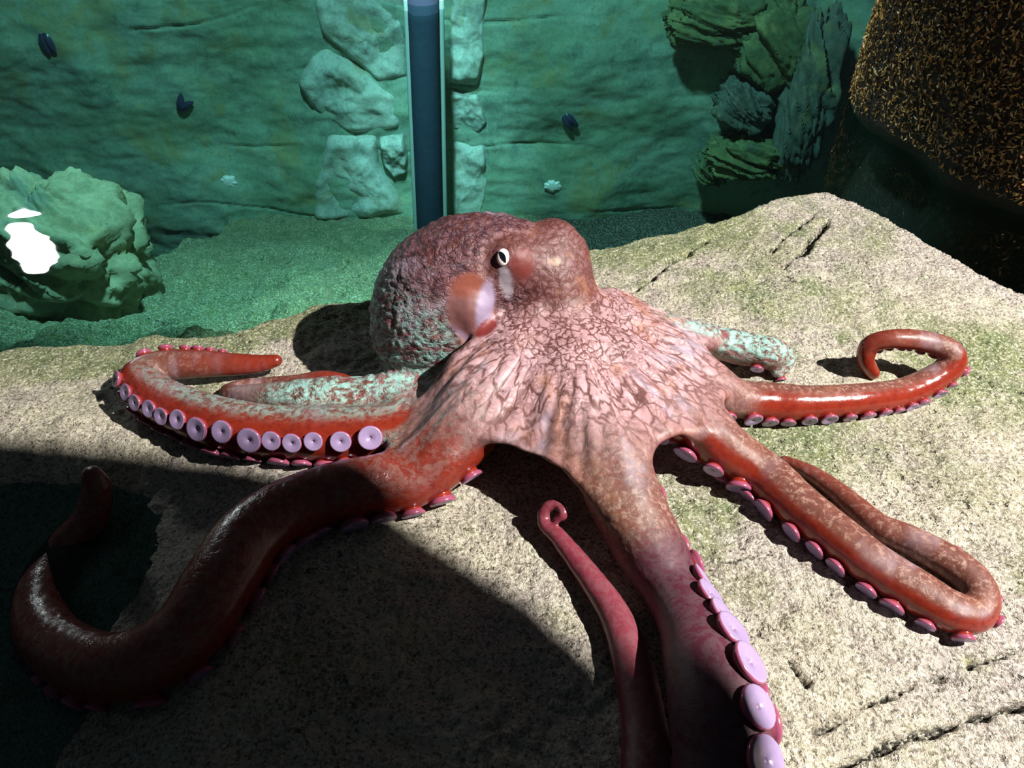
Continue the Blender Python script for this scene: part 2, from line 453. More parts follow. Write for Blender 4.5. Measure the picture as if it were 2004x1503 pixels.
c = np.array([place(*p) for p in LIP[1]]); lip = catmull(c)
WPATH = dict(paths); WPATH['lip'] = lip
WKEY = dict(keyidx); WKEY['lip'] = [int(np.argmin(np.linalg.norm(lip[:, :3] - q[:3], axis=1))) for q in c]
def blob(px, py, rpx, z):
    p, t = at_z(px, py, z)
    return (p.x, p.y, p.z, rpx * t / FPX)
MANTLE = [blob(*a) for a in [(985,515,86,.20),(930,528,98,.18),(880,560,116,.16),(852,597,108,.13),(832,640,92,.10),(818,680,56,.075),(885,615,92,.12)]]
HEAD = [blob(*a) for a in [(1045,520,70,.20),(1080,512,60,.20),(1080,570,74,.165),(1085,615,74,.125),(1095,670,80,.09),(1105,730,80,.06)]]
EYES = [blob(*a) for a in [(1000,508,47,.230),(1094,472,35,.228),(1112,488,34,.215)]]
GILL = [blob(*a) for a in [(922,602,42,.172)]]

x0, y0, z0 = -.80, .16, -.22
x1, y1, z1 = .84, 1.24, .36
NX, NY, NZ = int((x1 - x0) / VOX) + 1, int((y1 - y0) / VOX) + 1, int((z1 - z0) / VOX) + 1
AX = x0 + VOX * np.arange(NX, dtype=np.float32); AY = y0 + VOX * np.arange(NY, dtype=np.float32); AZ = z0 + VOX * np.arange(NZ, dtype=np.float32)
BIG = 1.0
FIELD = np.full((NX, NY, NZ), BIG, np.float32)
def bounds(S, m):
    S = np.asarray(S)
    lo = (S[:, :3] - S[:, 3:4] - m).min(0); hi = (S[:, :3] + S[:, 3:4] + m).max(0)
    i0 = np.maximum(((lo - (x0, y0, z0)) / VOX).astype(int), 0); i1 = np.minimum(((hi - (x0, y0, z0)) / VOX).astype(int) + 2, (NX, NY, NZ))
    return i0, i1
def component(S, m=.03, ksm=0.0, flat=1.0):
    S = np.asarray(S, np.float32); i0, i1 = bounds(S, m)
    F = np.full(tuple(i1 - i0), BIG, np.float32)
    for (cx, cy, cz, r) in S:
        a = np.maximum(((np.array([cx, cy, cz]) - r - m - (x0, y0, z0)) / VOX).astype(int), i0)
        b = np.minimum(((np.array([cx, cy, cz]) + r + m - (x0, y0, z0)) / VOX).astype(int) + 2, i1)
        if (b <= a).any(): continue
        dx = (AX[a[0]:b[0]] - cx) ** 2; dy = (AY[a[1]:b[1]] - cy) ** 2; dz = ((AZ[a[2]:b[2]] - cz) / flat) ** 2
        d = np.sqrt(dx[:, None, None] + dy[None, :, None] + dz[None, None, :]) - r
        sl = tuple(slice(a[i] - i0[i], b[i] - i0[i]) for i in range(3))
        F[sl] = smin(F[sl], d, ksm) if ksm else np.minimum(F[sl], d)
    return i0, i1, F
def smin(a, b, k):
    h = np.maximum(k - np.abs(a - b), 0) / k
    return np.minimum(a, b) - h * h * k * .25
def merge(comp, k):
    i0, i1, F = comp
    sl = tuple(slice(i0[i], i1[i]) for i in range(3))
    FIELD[sl] = smin(FIELD[sl], F, k)

merge(component(MANTLE, .05, .05), .01)
head = component(HEAD, .05, .04); merge(head, .022)
merge(component(EYES, .03), .024)
merge(component(GILL, .03), .012)
# web sheets between neighbouring arms
WEB = [('A2', 'A1', 3, 3, .10, .0), ('A1', 'B', 4, 4, .20, .0), ('lip', 'B', 5, 3, .04, .01), ('B', 'C', 2, 5, .16, .016), ('C', 'D', 3, 3, .10, .010), ('D', 'E', 3, 3, .08, .006), ('E', 'F', 3, 3, .25, .004)]
web_pts = []
for a, b, ka, kb, dip, lift in WEB:
    PA = WPATH[a][:WKEY[a][ka] + 1]; PB = WPATH[b][:WKEY[b][kb] + 1]
    nu = 90
    def res(P):
        s = np.linspace(0, len(P) - 1, nu); i = s.astype(int); f = (s - i)[:, None]; j = np.minimum(i + 1, len(P) - 1)
        return P[i] * (1 - f) + P[j] * f
    RA, RB = res(PA), res(PB)
    gap = np.linalg.norm(RA[-1, :3] - RB[-1, :3]); nv = max(8, int(gap / .0045))
    for v in np.linspace(0, 1, nv):
        um = 1 - dip * (4 * v * (1 - v)) ** .8
        uu = np.linspace(0, um, nu) * (nu - 1); i = uu.astype(int); f = (uu - i)[:, None]; j = np.minimum(i + 1, nu - 1)
        A = RA[i] * (1 - f) + RA[j] * f; B = RB[i] * (1 - f) + RB[j] * f
        P = A * (1 - v) + B * v
        rr = P[:, 3]
        P[:, 2] += (rr - .006) * .62 + lift * np.sin(math.pi * v) * np.linspace(0, 1, nu)
        # soft radial pleats
        P[:, 2] += .003 * np.sin(v * 14) * np.sin(math.pi * v) * np.linspace(0, 1, nu)
        P[:, 3] = .0062
        web_pts.append(P)
lip2 = lip[::2].copy(); lip2[:, 3] *= .55; lip2[:, 2] += lip2[:, 3] * .5; web_pts.append(lip2)
WP = np.vstack(web_pts)
q = np.unique(np.round(WP[:, :3] / .0024).astype(int), axis=0, return_index=True)[1]
WP = WP[q]
merge(component(WP, .022), .018)
for k in paths:
    n_base = keyidx[k][min(4, len(keyidx[k]) - 1)]
    c = paths[k]
    merge(component(c[:n_base + 12], .03, 0, .93), .026)
    merge(component(c[n_base:], .016, 0, .93), .006)

# ---- surface nets
def surface_nets(F):
    ins = F < 0
    nx_, ny_, nz_ = F.shape
    cnt = np.zeros((nx_ - 1, ny_ - 1, nz_ - 1), np.int8)
    for i in (0, 1):
        for j in (0, 1):
            for k in (0, 1):
                cnt += ins[i:nx_ - 1 + i, j:ny_ - 1 + j, k:nz_ - 1 + k]
    act = np.argwhere((cnt > 0) & (cnt < 8))
    idx = np.full(cnt.shape, -1, np.int32); idx[tuple(act.T)] = np.arange(len(act))
    acc = np.zeros((len(act), 3)); num = np.zeros(len(act))
    corners = [(i, j, k) for i in (0, 1) for j in (0, 1) for k in (0, 1)]
    val = {c: F[act[:, 0] + c[0], act[:, 1] + c[1], act[:, 2] + c[2]].astype(float) for c in corners}
    for a in corners:
        for ax in range(3):
            if a[ax] == 0:
                b = list(a); b[ax] = 1; b = tuple(b)
                va, vb = val[a], val[b]
                m = (va < 0) != (vb < 0)
                t = np.where(m, va / np.where(m, va - vb, 1), 0)
                p = np.array(a, float)[None] + t[:, None] * (np.array(b) - np.array(a))[None]
                acc[m] += p[m]; num[m] += 1
    V = (act + acc / num[:, None]) * VOX + np.array([x0, y0, z0])
    Q = []
    for ax in range(3):
        o1, o2 = (ax + 1) % 3, (ax + 2) % 3
        sa = [slice(None)] * 3; sb = [slice(None)] * 3
        sa[ax] = slice(0, -1); sb[ax] = slice(1, None)
        A, B = ins[tuple(sa)], ins[tuple(sb)]
        e = np.argwhere(A != B)
        e = e[(e[:, o1] > 0) & (e[:, o2] > 0) & (e[:, o1] < F.shape[o1] - 1) & (e[:, o2] < F.shape[o2] - 1)]
        flip = A[tuple(e.T)]
        def g(d1, d2):
            c = e.copy(); c[:, o1] -= d1; c[:, o2] -= d2
            return idx[tuple(c.T)]
        quad = np.stack([g(1, 1), g(0, 1), g(0, 0), g(1, 0)], 1)
        quad[~flip] = quad[~flip][:, ::-1]
        Q.append(quad)
    return V, np.vstack(Q)
V, Q = surface_nets(FIELD)
del FIELD
E = np.unique(np.sort(np.vstack([Q[:, [0, 1]], Q[:, [1, 2]], Q[:, [2, 3]], Q[:, [3, 0]]]), axis=1), axis=0)
deg = np.bincount(E.ravel(), minlength=len(V)).astype(float)
def lap(X):
    S = np.zeros_like(X)
    for c in range(X.shape[1]):
        S[:, c] = np.bincount(E[:, 0], X[E[:, 1], c], len(V)) + np.bincount(E[:, 1], X[E[:, 0], c], len(V))
    return S / deg[:, None]
for _ in range(4):
    V = V + .55 * (lap(V) - V)
    V = V - .35 * (lap(V) - V)
def vnormals(V):
    n_ = np.cross(V[Q[:, 2]] - V[Q[:, 0]], V[Q[:, 3]] - V[Q[:, 1]])
    N = np.zeros_like(V)
    for c in range(3):
        for k in range(4): N[:, c] += np.bincount(Q[:, k], n_[:, c], len(V))
    return N / np.maximum(np.linalg.norm(N, axis=1, keepdims=True), 1e-12)
N = vnormals(V)

# ---- which limb is every vertex on?
names = list(paths)
S_all, S_id, S_s, S_t = [], [], [], []
for i, k in enumerate(names):
    c = paths[k][::2]
    d = np.r_[0, np.cumsum(np.linalg.norm(np.diff(c[:, :3], axis=0), axis=1))]
    tan = np.gradient(c[:, :3], axis=0); tan /= np.linalg.norm(tan, axis=1, keepdims=True)
    S_all.append(c); S_id.append(np.full(len(c), i)); S_s.append(d); S_t.append(tan)
mant = np.array(MANTLE); S_all.append(mant); S_id.append(np.full(len(mant), 100)); S_s.append(np.zeros(len(mant))); S_t.append(np.tile([0, 0, 1.], (len(mant), 1)))
hd = np.array(HEAD + EYES); S_all.append(hd); S_id.append(np.full(len(hd), 101)); S_s.append(np.zeros(len(hd))); S_t.append(np.tile([0, 0, 1.], (len(hd), 1)))
wb = WP[::9]; S_all.append(wb); S_id.append(np.full(len(wb), 102)); S_s.append(np.zeros(len(wb))); S_t.append(np.tile([0, 0, 1.], (len(wb), 1)))
S_all = np.vstack(S_all).astype(np.float32); S_id = np.concatenate(S_id); S_s = np.concatenate(S_s); S_t = np.vstack(S_t)
near = np.zeros(len(V), int)
Vf = V.astype(np.float32)
order_chunks = np.array_split(np.arange(len(V)), max(1, len(V) // 3000))
sq = (S_all[:, :3] ** 2).sum(1)
for ch in order_chunks:
    d2 = (Vf[ch] ** 2).sum(1)[:, None] + sq[None] - 2 * Vf[ch] @ S_all[:, :3].T
    near[ch] = np.argmin(np.sqrt(np.maximum(d2, 0)) - S_all[None, :, 3], axis=1)
vid, vs_s = S_id[near], S_s[near]
off = V - S_all[near, :3]; off /= np.maximum(np.linalg.norm(off, axis=1, keepdims=True), 1e-9)
UP = np.array([0, 0, 1.])
def oral_alpha(k, frac):
    a = ARMS[k][1]
    if k == 'C': return a - 72 * float(sstep(.30, .38, np.array(frac)) * sstep(.62, .55, np.array(frac)))
    return a
def oral_dir(tan, side, alpha):
    r = np.cross(tan, UP); r /= np.maximum(np.linalg.norm(r, axis=-1, keepdims=True), 1e-6)
    a = math.radians(alpha)
    return side * r * math.cos(a) - UP * math.sin(a)
oral = np.zeros(len(V))
for i, k in enumerate(names):
    m = vid == i
    side, alpha, _ = ARMS[k]
    o = oral_dir(S_t[near[m]], side, alpha)
    oral[m] = (off[m] * o).sum(1)
CR = np.array(blob(1110, 650, 10, .12)[:3])
rho = np.hypot(V[:, 0] - CR[0], V[:, 1] - CR[1]); th = np.arctan2(V[:, 1] - CR[1], V[:, 0] - CR[0])

isarm = (vid < 100)
mantle_m = (vid == 100).astype(float); head_m = (vid == 101).astype(float)
for _ in range(10):
    mantle_m = .5 * mantle_m + .5 * lap(mantle_m[:, None])[:, 0]; head_m = .5 * head_m + .5 * lap(head_m[:, None])[:, 0]
nz = fbm(V[:, 0] * 18 + 3 * V[:, 2], V[:, 1] * 18 + 11 * V[:, 2], 71, 3)
# colour fields (skin pigment and painted cyan light, by body region)
def c3(*a): return np.array(a, float)
PINK, BROWN, RED, MAUVE, HEADC, CY = c3(.55, .335, .36), c3(.15, .048, .034), c3(.22, .022, .010), c3(.165, .078, .095), c3(.165, .066, .070), c3(.20, .40, .36)
armfar = sstep(.15, .31, rho)
base_c = PINK[None] * (1 - armfar)[:, None] + BROWN[None] * armfar[:, None]
net = 1 - .55 * armfar
red = np.zeros(len(V))
for i, k in enumerate(names):
    m = vid == i
    lo = {'A1': .15, 'A2': .55, 'B': .0, 'C': .25, 'D': -.15, 'E': -.55, 'F': .95, 'H': .3}[k]
    rr = sstep(lo - .22, lo + .22, oral[m] + .12 * nz[m])
    tipred = sstep(.75, 1.0, vs_s[m] / vs_s[m].max()) * (.9 if k in ('A1', 'A2', 'C', 'E') else .45)
    if k == 'B': tipred = np.maximum(tipred, sstep(.2, .3, rho[m]) * .85)
    if k == 'E': rr = rr * sstep(.27, .31, rho[m])
    red[m] = np.maximum(rr, tipred)
under = sstep(.1, -.35, N[:, 2]) * (vid == 102)
red = np.maximum(red, under)
PLUM = np.zeros(len(V)); m = vid == names.index('C'); fr = vs_s[m] / vs_s[m].max()
PLUM[m] = sstep(.27, .32, fr) * sstep(.75, .6, fr)
for _ in range(4): PLUM = .5 * PLUM + .5 * lap(PLUM[:, None])[:, 0]
for _ in range(3): red = .5 * red + .5 * lap(red[:, None])[:, 0]
cy = np.zeros(len(V))
for k, v in (('A1', .55), ('A2', 1.0), ('F', 1.0), ('B', .25), ('C', .12)):
    m = vid == names.index(k); cy[m] = v * sstep(.5, -.2, oral[m]) * (1 if k in ('A1', 'A2', 'F') else .5) * sstep(.12, .22, rho[m])
    if k == 'A2': cy[m] *= sstep(.62, .5, vs_s[m] / vs_s[m].max())
    if k == 'A1': cy[m] *= sstep(.85, .6, vs_s[m] / vs_s[m].max())
cy = np.maximum(cy, mantle_m * sstep(.22, .12, V[:, 2] + .35 * (V[:, 0] + .12)) * .95)  # cyan pool light on the mantle's lower left, put into the colour
cy = np.maximum(cy, (vid == 102) * sstep(-.14, -.20, V[:, 0]) * sstep(.10, .07, V[:, 2]) * .8)
for _ in range(6): cy = .5 * cy + .5 * lap(cy[:, None])[:, 0]
base_c = base_c * (1 - mantle_m)[:, None] + MAUVE[None] * mantle_m[:, None]
hm = np.clip(head_m + .5 * sstep(.12, .05, rho) * (1 - mantle_m), 0, 1) * sstep(.10, .185, V[:, 2] + .018 * nz)
base_c = base_c * (1 - hm)[:, None] + HEADC[None] * hm[:, None]
base_c = base_c * (1 - red)[:, None] + RED[None] * red[:, None]
net = net * (1 - red * .9)
base_c = base_c * (1 - PLUM)[:, None] + np.array([.085, .014, .030])[None] * PLUM[:, None]
PL2 = np.zeros(len(V)); PL2[m] = sstep(.6, .75, fr)
for _ in range(4): PL2 = .5 * PL2 + .5 * lap(PL2[:, None])[:, 0]
base_c = base_c * (1 - PL2)[:, None] + np.array([.20, .030, .050])[None] * PL2[:, None]; PLUM = np.maximum(PLUM, PL2); net = net * (1 - PLUM); armfar = armfar * (1 - PLUM)

# ---- eye, gill opening: pigment zones around points on the skin
bvh = BVHTree.FromPolygons([tuple(v) for v in V], [tuple(int(i) for i in f) for f in Q])
ORG = Vector((0, 0, CAM_H))
def hit(px, py):
    h = bvh.ray_cast(ORG, ray(px, py).normalized())
    return h
calm = np.zeros(len(V))
def zone(px, py, rx, ry, ang, soft, colour, amt=1.0):
    """soft elliptical patch on the skin around the point seen at px,py"""
    global base_c, net, cy, calm
    h = hit(px, py)
    p = np.array(h[0]); nrm = h[1]
    scale = (h[0] - ORG).dot(Vector((0, CP, -SP))) / FPX
    R_ = Vector((1, 0, 0)); U_ = Vector((0, SP, CP))
    ca, sa = math.cos(math.radians(ang)), math.sin(math.radians(ang))
    e1 = np.array(R_ * ca + U_ * sa); e2 = np.array(-R_ * sa + U_ * ca)
    d = V - p
    u = d @ e1 / (rx * scale); v = d @ e2 / (ry * scale); w = np.abs(d @ np.array([0, CP, -SP])) / (.07)
    rr = np.sqrt(u * u + v * v + w ** 4 * .5)
    m = sstep(1 + soft, 1 - soft, rr) * amt
    base_c = base_c * (1 - m)[:, None] + np.array(colour)[None] * m[:, None]
    net = net * (1 - m); cy = cy * (1 - m); calm = np.maximum(calm, m)
    return h
zone(920, 598, 46, 64, -8, .10, (.20, .080, .078))
zone(915, 556, 34, 24, 15, .45, (.22, .046, .022), .9)
zone(950, 600, 17, 50, -10, .30, (.30, .23, .34))
zone(908, 656, 34, 6, -35, .5, (.30, .20, .30), .7)
zone(952, 642, 26, 13, 38, .15, (.18, .020, .018))
zone(1022, 515, 24, 32, 0, .30, (.15, .015, .010), .85)
zone(990, 552, 13, 30, 14, .35, (.36, .31, .36))
zone(1085, 512, 14, 9, 0, .4, (.50, .34, .24), .6)

# ---- relief: pleats, papillae
scal = fbm(V[:, 0] * 120, V[:, 2] * 120 + V[:, 1] * 60, 81, 2)
rough_m = np.maximum(mantle_m, cy)
V = V + N * ((rough_m * .0014 + head_m * .0007 + .0003) * scal * (1 - .75 * calm))[:, None]
fold = np.sin(V[:, 0] * 95 - V[:, 2] * 160 + 6 * fbm(V[:, 0] * 9, V[:, 2] * 9, 82, 2))
V = V + N * (mantle_m * .0008 * fold * (1 - calm))[:, None]
swell = fbm(V[:, 0] * 9 + 3, V[:, 1] * 9, 84, 2) * sstep(.30, .2, rho) * (1 - mantle_m) * sstep(.02, .08, rho)
V = V + N * (.006 * swell)[:, None]
pleat = np.sin(th * 46 + 5 * fbm(V[:, 0] * 7, V[:, 1] * 7, 83, 2)) * sstep(.10, .17, rho) * sstep(.34, .22, rho) * ((vid == 102) | isarm)
V = V + N * (.0011 * pleat)[:, None]

def mat_skin():
    t = NT('octopus_skin')
    pos = t.coord()
    basec = t.attr('pigment', 'Color'); netf = t.attr('net'); cyf = t.attr('cyan'); redf = t.attr('red'); manf = t.attr('mantle'); arf = t.attr('armfar')
    pol = t.coord((1, 1, 1), 'polar')
    w1 = t.warp(t.warp(pol, 30, .02), 120, .010)
    e1 = t.voro(w1, 78, 'DISTANCE_TO_EDGE')
    brk = t.noise(pos, 55, 4, .65)
    l_pol = t.ramp(e1, .02, .20, 1, 0)
    e0 = t.voro(t.warp(t.warp(pos, 40, .022), 150, .009), 84, 'DISTANCE_TO_EDGE')
    l_iso = t.ramp(e0, .02, .19, 1, 0)
    crw = t.attr('crown')
    lsel = t.math('ADD', t.math('MULTIPLY', l_iso, crw), t.math('MULTIPLY', l_pol, t.math('SUBTRACT', 1.0, crw)))
    esel = t.math('ADD', t.math('MULTIPLY', e0, crw), t.math('MULTIPLY', e1, t.math('SUBTRACT', 1.0, crw)))
    line = t.math('MULTIPLY', lsel, t.ramp(brk, .32, .48))
    e2 = t.voro(t.warp(pos, 60, .012), 105, 'DISTANCE_TO_EDGE')
    line2 = t.math('MULTIPLY', t.ramp(e2, .03, .20, 1, 0), t.ramp(t.noise(pos, 30, 3), .40, .58))
    blot = t.ramp(t.noise(t.warp(pos, 20, .03), 42, 5, .7), .52, .68)
    ln = t.math('MAXIMUM', t.math('MULTIPLY', line, .95), t.math('MULTIPLY', blot, .55))
    ln = t.math('MAXIMUM', ln, t.math('MULTIPLY', line2, .55))
    c = t.mix(t.math('MULTIPLY', ln, netf), basec, (0.085, 0.021, 0.014))
    org = t.math('MULTIPLY', t.ramp(t.noise(pos, 13, 3, .6), .52, .68, 0, .5), t.math('MULTIPLY', netf, t.math('SUBTRACT', 1.0, manf)))
    c = t.mix(org, c, t.mix(t.ramp(brk, .4, .6), (0.42, 0.19, 0.10), (0.20, 0.06, 0.03)))
    lil = t.math('MULTIPLY', t.ramp(t.noise(t.coord((1, 1, 1), 'polar'), 24, 3, .6), .54, .68, 0, .5), t.math('MULTIPLY', netf, t.math('SUBTRACT', 1.0, crw)))
    c = t.mix(lil, c, (0.46, 0.42, 0.54))
    # pale fleck mottling on the arms
    fl = t.ramp(t.noise(t.warp(pos, 90, .010), 135, 5, .7), .48, .64)
    c = t.mix(t.math('MULTIPLY', t.math('MULTIPLY', fl, arf), t.math('SUBTRACT', .70, redf)), c, (0.40, 0.24, 0.19))
    # mantle: dark scallop lines
    mv = t.warp(t.coord((1.0, 1.0, 1.7)), 40, .02)
    ml = t.ramp(t.voro(t.warp(mv, 130, .010), 105, 'DISTANCE_TO_EDGE'), .02, .22, 1, 0)
    c = t.mix(t.math('MULTIPLY', t.math('MULTIPLY', ml, manf), t.ramp(t.noise(pos, 60, 3), .42, .58)), c, (0.045, 0.018, 0.030))
    # cyan-white papillae, partly cyan pool light put into the colour, with dark red gaps
    pv = t.warp(t.coord((1, 1, 1.5)), 30, .03)
    pp = t.ramp(t.noise(pv, 95, 4, .7), .40, .58)
    c = t.mix(t.math('MULTIPLY', cyf, t.math('MULTIPLY', pp, .95)), c, (0.30, 0.52, 0.47))
    st = t.math('MULTIPLY', cyf, t.ramp(t.noise(t.warp(t.coord((.6, .6, 2.2)), 18, .03), 42, 3), .52, .62))
    c = t.mix(t.math('MULTIPLY', st, .75), c, (0.23, 0.045, 0.05))
    # red limbs: darker grain
    gr = t.noise(pos, 120, 4, .7)
    c = t.mix(t.math('MULTIPLY', redf, t.ramp(gr, .45, .7, 0, .6)), c, (0.10, 0.010, 0.008))
    h = t.math('ADD', t.math('MULTIPLY', t.math('MULTIPLY', esel, netf), 1.3), t.math('MULTIPLY', gr, .35))
    h = t.math('ADD', h, t.math('MULTIPLY', t.math('MULTIPLY', cyf, pp), 1.4))
    h = t.math('SUBTRACT', h, t.math('MULTIPLY', t.math('MULTIPLY', ml, manf), .9))
    nrm = t.bump(h, .42, .0026)
    rough = t.math('SUBTRACT', .54, t.math('MULTIPLY', redf, .36))
    return t.princ(c, rough, nrm, .5, Subsurface_Weight=.06, Subsurface_Radius=(.012, .004, .003), Subsurface_Scale=1.0)
skin = mat_skin()
me = mesh_np('octopus_body', V, Q)
def fattr(me, nm, arr):
    a = me.attributes.new(nm, 'FLOAT', 'POINT'); a.data.foreach_set('value', np.ascontiguousarray(arr, np.float32))
for nm, arr in (('net', net), ('cyan', cy), ('red', red), ('mantle', mantle_m * (1 - calm)), ('crown', sstep(.17, .09, rho)), ('cells', np.maximum(sstep(.12, .2, V[:, 2]), 0)), ('armfar', armfar * (1 - mantle_m) * (1 - cy))): fattr(me, nm, arr)
ca = me.attributes.new('pigment', 'FLOAT_COLOR', 'POINT')
ca.data.foreach_set('color', np.concatenate([base_c, np.ones((len(V), 1))], 1).astype(np.float32).ravel())
# cells are drawn out along the radius towards the web margin
stretch = 1 / (1 + 9 * np.clip(rho - .07, 0, .3))
pol = np.stack([V[:, 0] - CR[0], V[:, 1] - CR[1], V[:, 2]], 1)
radial = np.stack([np.cos(th), np.sin(th), np.zeros_like(th)], 1)
slant = np.hypot(rho, V[:, 2])
pv = np.stack([slant * .62, th * .15, V[:, 2] * .25], 1)
mixw = sstep(.05, .12, rho)[:, None]
polv = pv
pa = me.attributes.new('polar', 'FLOAT_VECTOR', 'POINT'); pa.data.foreach_set('vector', polv.astype(np.float32).ravel())

octo = bpy.data.objects.new('octopus', None); col.objects.link(octo)
octo.location = (0, 0, 0)
octo['label'] = 'red and pink mottled giant octopus sprawled on the rock ledge, arms spread and curled'; octo['category'] = 'octopus'
body = obj('body', me, skin, octo)

# ---- eye
def lathe(name, prof, seg, mat, mats_by_ring=None):
    Vv, F = [], []
    for r, z in prof:
        for k in range(seg):
            a = 2 * math.pi * k / seg
            Vv.append((r * math.cos(a), r * math.sin(a), z))
    for i in range(len(prof) - 1):
        for k in range(seg):
            F.append((i * seg + k, i * seg + (k + 1) % seg, (i + 1) * seg + (k + 1) % seg, (i + 1) * seg + k))
    F.append(tuple(range(seg))[::-1]); F.append(tuple(range((len(prof) - 1) * seg, len(prof) * seg)))
    m_ = bpy.data.meshes.new(name); m_.from_pydata(Vv, [], F)
    m_.polygons.foreach_set('use_smooth', [True] * len(F)); m_.update()
    for m in (mat if isinstance(mat, list) else [mat]): m_.materials.append(m)
    if mats_by_ring:
        for i, p in enumerate(m_.polygons):
            ring = i // seg if i < (len(prof) - 1) * seg else (0 if i == (len(prof) - 1) * seg else len(prof) - 2)
            p.material_index = mats_by_ring[ring]
    return m_
m_eye = NT('eye_white').princ((.78, .74, .72), .12)
m_pup = NT('eye_pupil').princ((.006, .006, .008), .08)
def eyeball(px, py, rx, ry, flip):
    h = hit(px, py)
    sc = (h[0] - ORG).dot(Vector((0, CP, -SP))) / FPX
    prof = [(1.0, -.5), (.99, .0), (.9, .32), (.7, .55), (.45, .7), (.2, .77), (.02, .78)]
    e = obj('eye', lathe('eye', prof, 32, m_eye), None, octo)
    n_ = (h[1] * .55 + (ORG - h[0]).normalized() * .45).normalized()
    rot = n_.to_track_quat('Z', 'Y')
    e.rotation_mode = 'QUATERNION'; e.rotation_quaternion = rot
    e.location = h[0] - n_ * .002
    e.scale = (rx * sc, ry * sc, .006)
    # slit pupil: a dark bent lens on the eyeball
    ppts = []
    k = 14
    Vv, F = [], []
    for i in range(k + 1):
        t_ = i / k * 2 - 1
        wd = .34 * (1 - t_ * t_) + .01
        for s_ in (-1, 1):
            x_, y_ = t_ * .85, s_ * wd + .05 - .08 * t_ * t_
            Vv.append((x_, y_, .80 - .45 * min(1, x_ * x_ + y_ * y_)))
    for i in range(k): F.append((2 * i, 2 * i + 2, 2 * i + 3, 2 * i + 1))
    pm = bpy.data.meshes.new('pupil'); pm.from_pydata(Vv, [], F); pm.update()
    sol = obj('pupil', pm, m_pup, e)
    sol.location = (0, 0, .06)
    sol.rotation_euler = (0, 0, math.radians(flip))
    return e
eyeball(984, 503, 13, 17, -48)

# ---- suckers
m_suck = NT('sucker_lilac'); cc = m_suck.coord()
m_suck = m_suck.princ(m_suck.mix(m_suck.noise(cc, 300, 3), (.29, .21, .40), (.38, .28, .45)), .30, None, .5, Subsurface_Weight=.05, Subsurface_Radius=(.006, .003, .004))
m_rim = NT('sucker_rim_magenta').princ((.30, .07, .13), .22)
m_stalk = NT('sucker_stalk_red'); m_stalk = m_stalk.princ(m_stalk.mix(m_stalk.noise(m_stalk.coord(), 150, 3), (.30, .030, .014), (.18, .014, .010)), .22)
m_dimple = NT('sucker_mouth').princ((.30, .20, .34), .4)
suck_me = lathe('sucker', [(.92, -1.1), (.80, -.5), (.82, -.22), (.99, -.06), (1.06, .10), (1.0, .22), (.88, .22), (.55, .15), (.17, .12), (.12, .05), (.08, .0)], 20,
                [m_suck, m_rim, m_stalk, m_dimple], [2, 2, 1, 1, 1, 0, 0, 0, 3, 3])
ns = 0
def add_sucker(p, nrm, r, stretch=1.0):
    global ns
    o = bpy.data.objects.new('sucker', suck_me); col.objects.link(o); o.parent = octo
    o.rotation_mode = 'QUATERNION'; o.rotation_quaternion = Vector(nrm).to_track_quat('Z', 'Y')
    o.location = p; o.scale = (r, r * stretch, r)
    ns += 1
SUCK = {  # arm: (start s, end s as fractions, size, rows angle)
    'A1': (.20, .90, .41, 32), 'A2': (.66, .98, .5, 30), 'B': (.17, .90, .42, 34), 'C': (.20, .58, .46, 32), 'D': (.14, .97, .48, 30), 'E': (.24, .93, .46, 32), 'F': (.80, .97, .40, 45)}
for k, (fa, fb, size, beta) in SUCK.items():
    c = paths[k]; side, alpha, _ = ARMS[k]
    d = np.r_[0, np.cumsum(np.linalg.norm(np.diff(c[:, :3], axis=0), axis=1))]
    tan = np.gradient(c[:, :3], axis=0)
    for row in (-1, 1):
        s = d[-1] * fa
        i = int(np.searchsorted(d, s))
        s += (0 if row > 0 else c[i, 3] * size * 1.1)
        while s < d[-1] * fb:
            i = min(int(np.searchsorted(d, s)), len(c) - 2)
            r = c[i, 3]; rs = max(r * (size * .98 if k == 'C' and s > .30 * d[-1] else size) * random.uniform(.80, 1.10), .003)
            t_ = tan[max(0, i - 3):i + 4].mean(0); t_ /= np.linalg.norm(t_)
            a_ = oral_alpha(k, s / d[-1])
            o_ = oral_dir(t_, side, a_); b_ = np.cross(t_, o_)
            if b_[2] < 0: b_ = -b_
            be = math.radians(beta + random.uniform(-5, 5))
            nrm = o_ * math.cos(be) + row * b_ * math.sin(be)
            start = Vector(c[i, :3]) + Vector(nrm) * (r * 2.2)
            hh = bvh.ray_cast(start, -Vector(nrm), r * 2.2)
            if hh[0] is not None and ns < 330:
                g = float(ground(np.array([hh[0].x]), np.array([hh[0].y]), False)[0])
                if hh[0].z > g - .002:
                    add_sucker(hh[0] + Vector(nrm) * rs * (.12 if k == 'C' else .30), nrm, rs)
            s += rs * (1.75 if k == 'C' and s > .3 * d[-1] else 2.12 if k in ('A1', 'A2', 'C') else 2.4) * random.uniform(.95, 1.1)
print('suckers', ns, 'octopus verts', len(V))

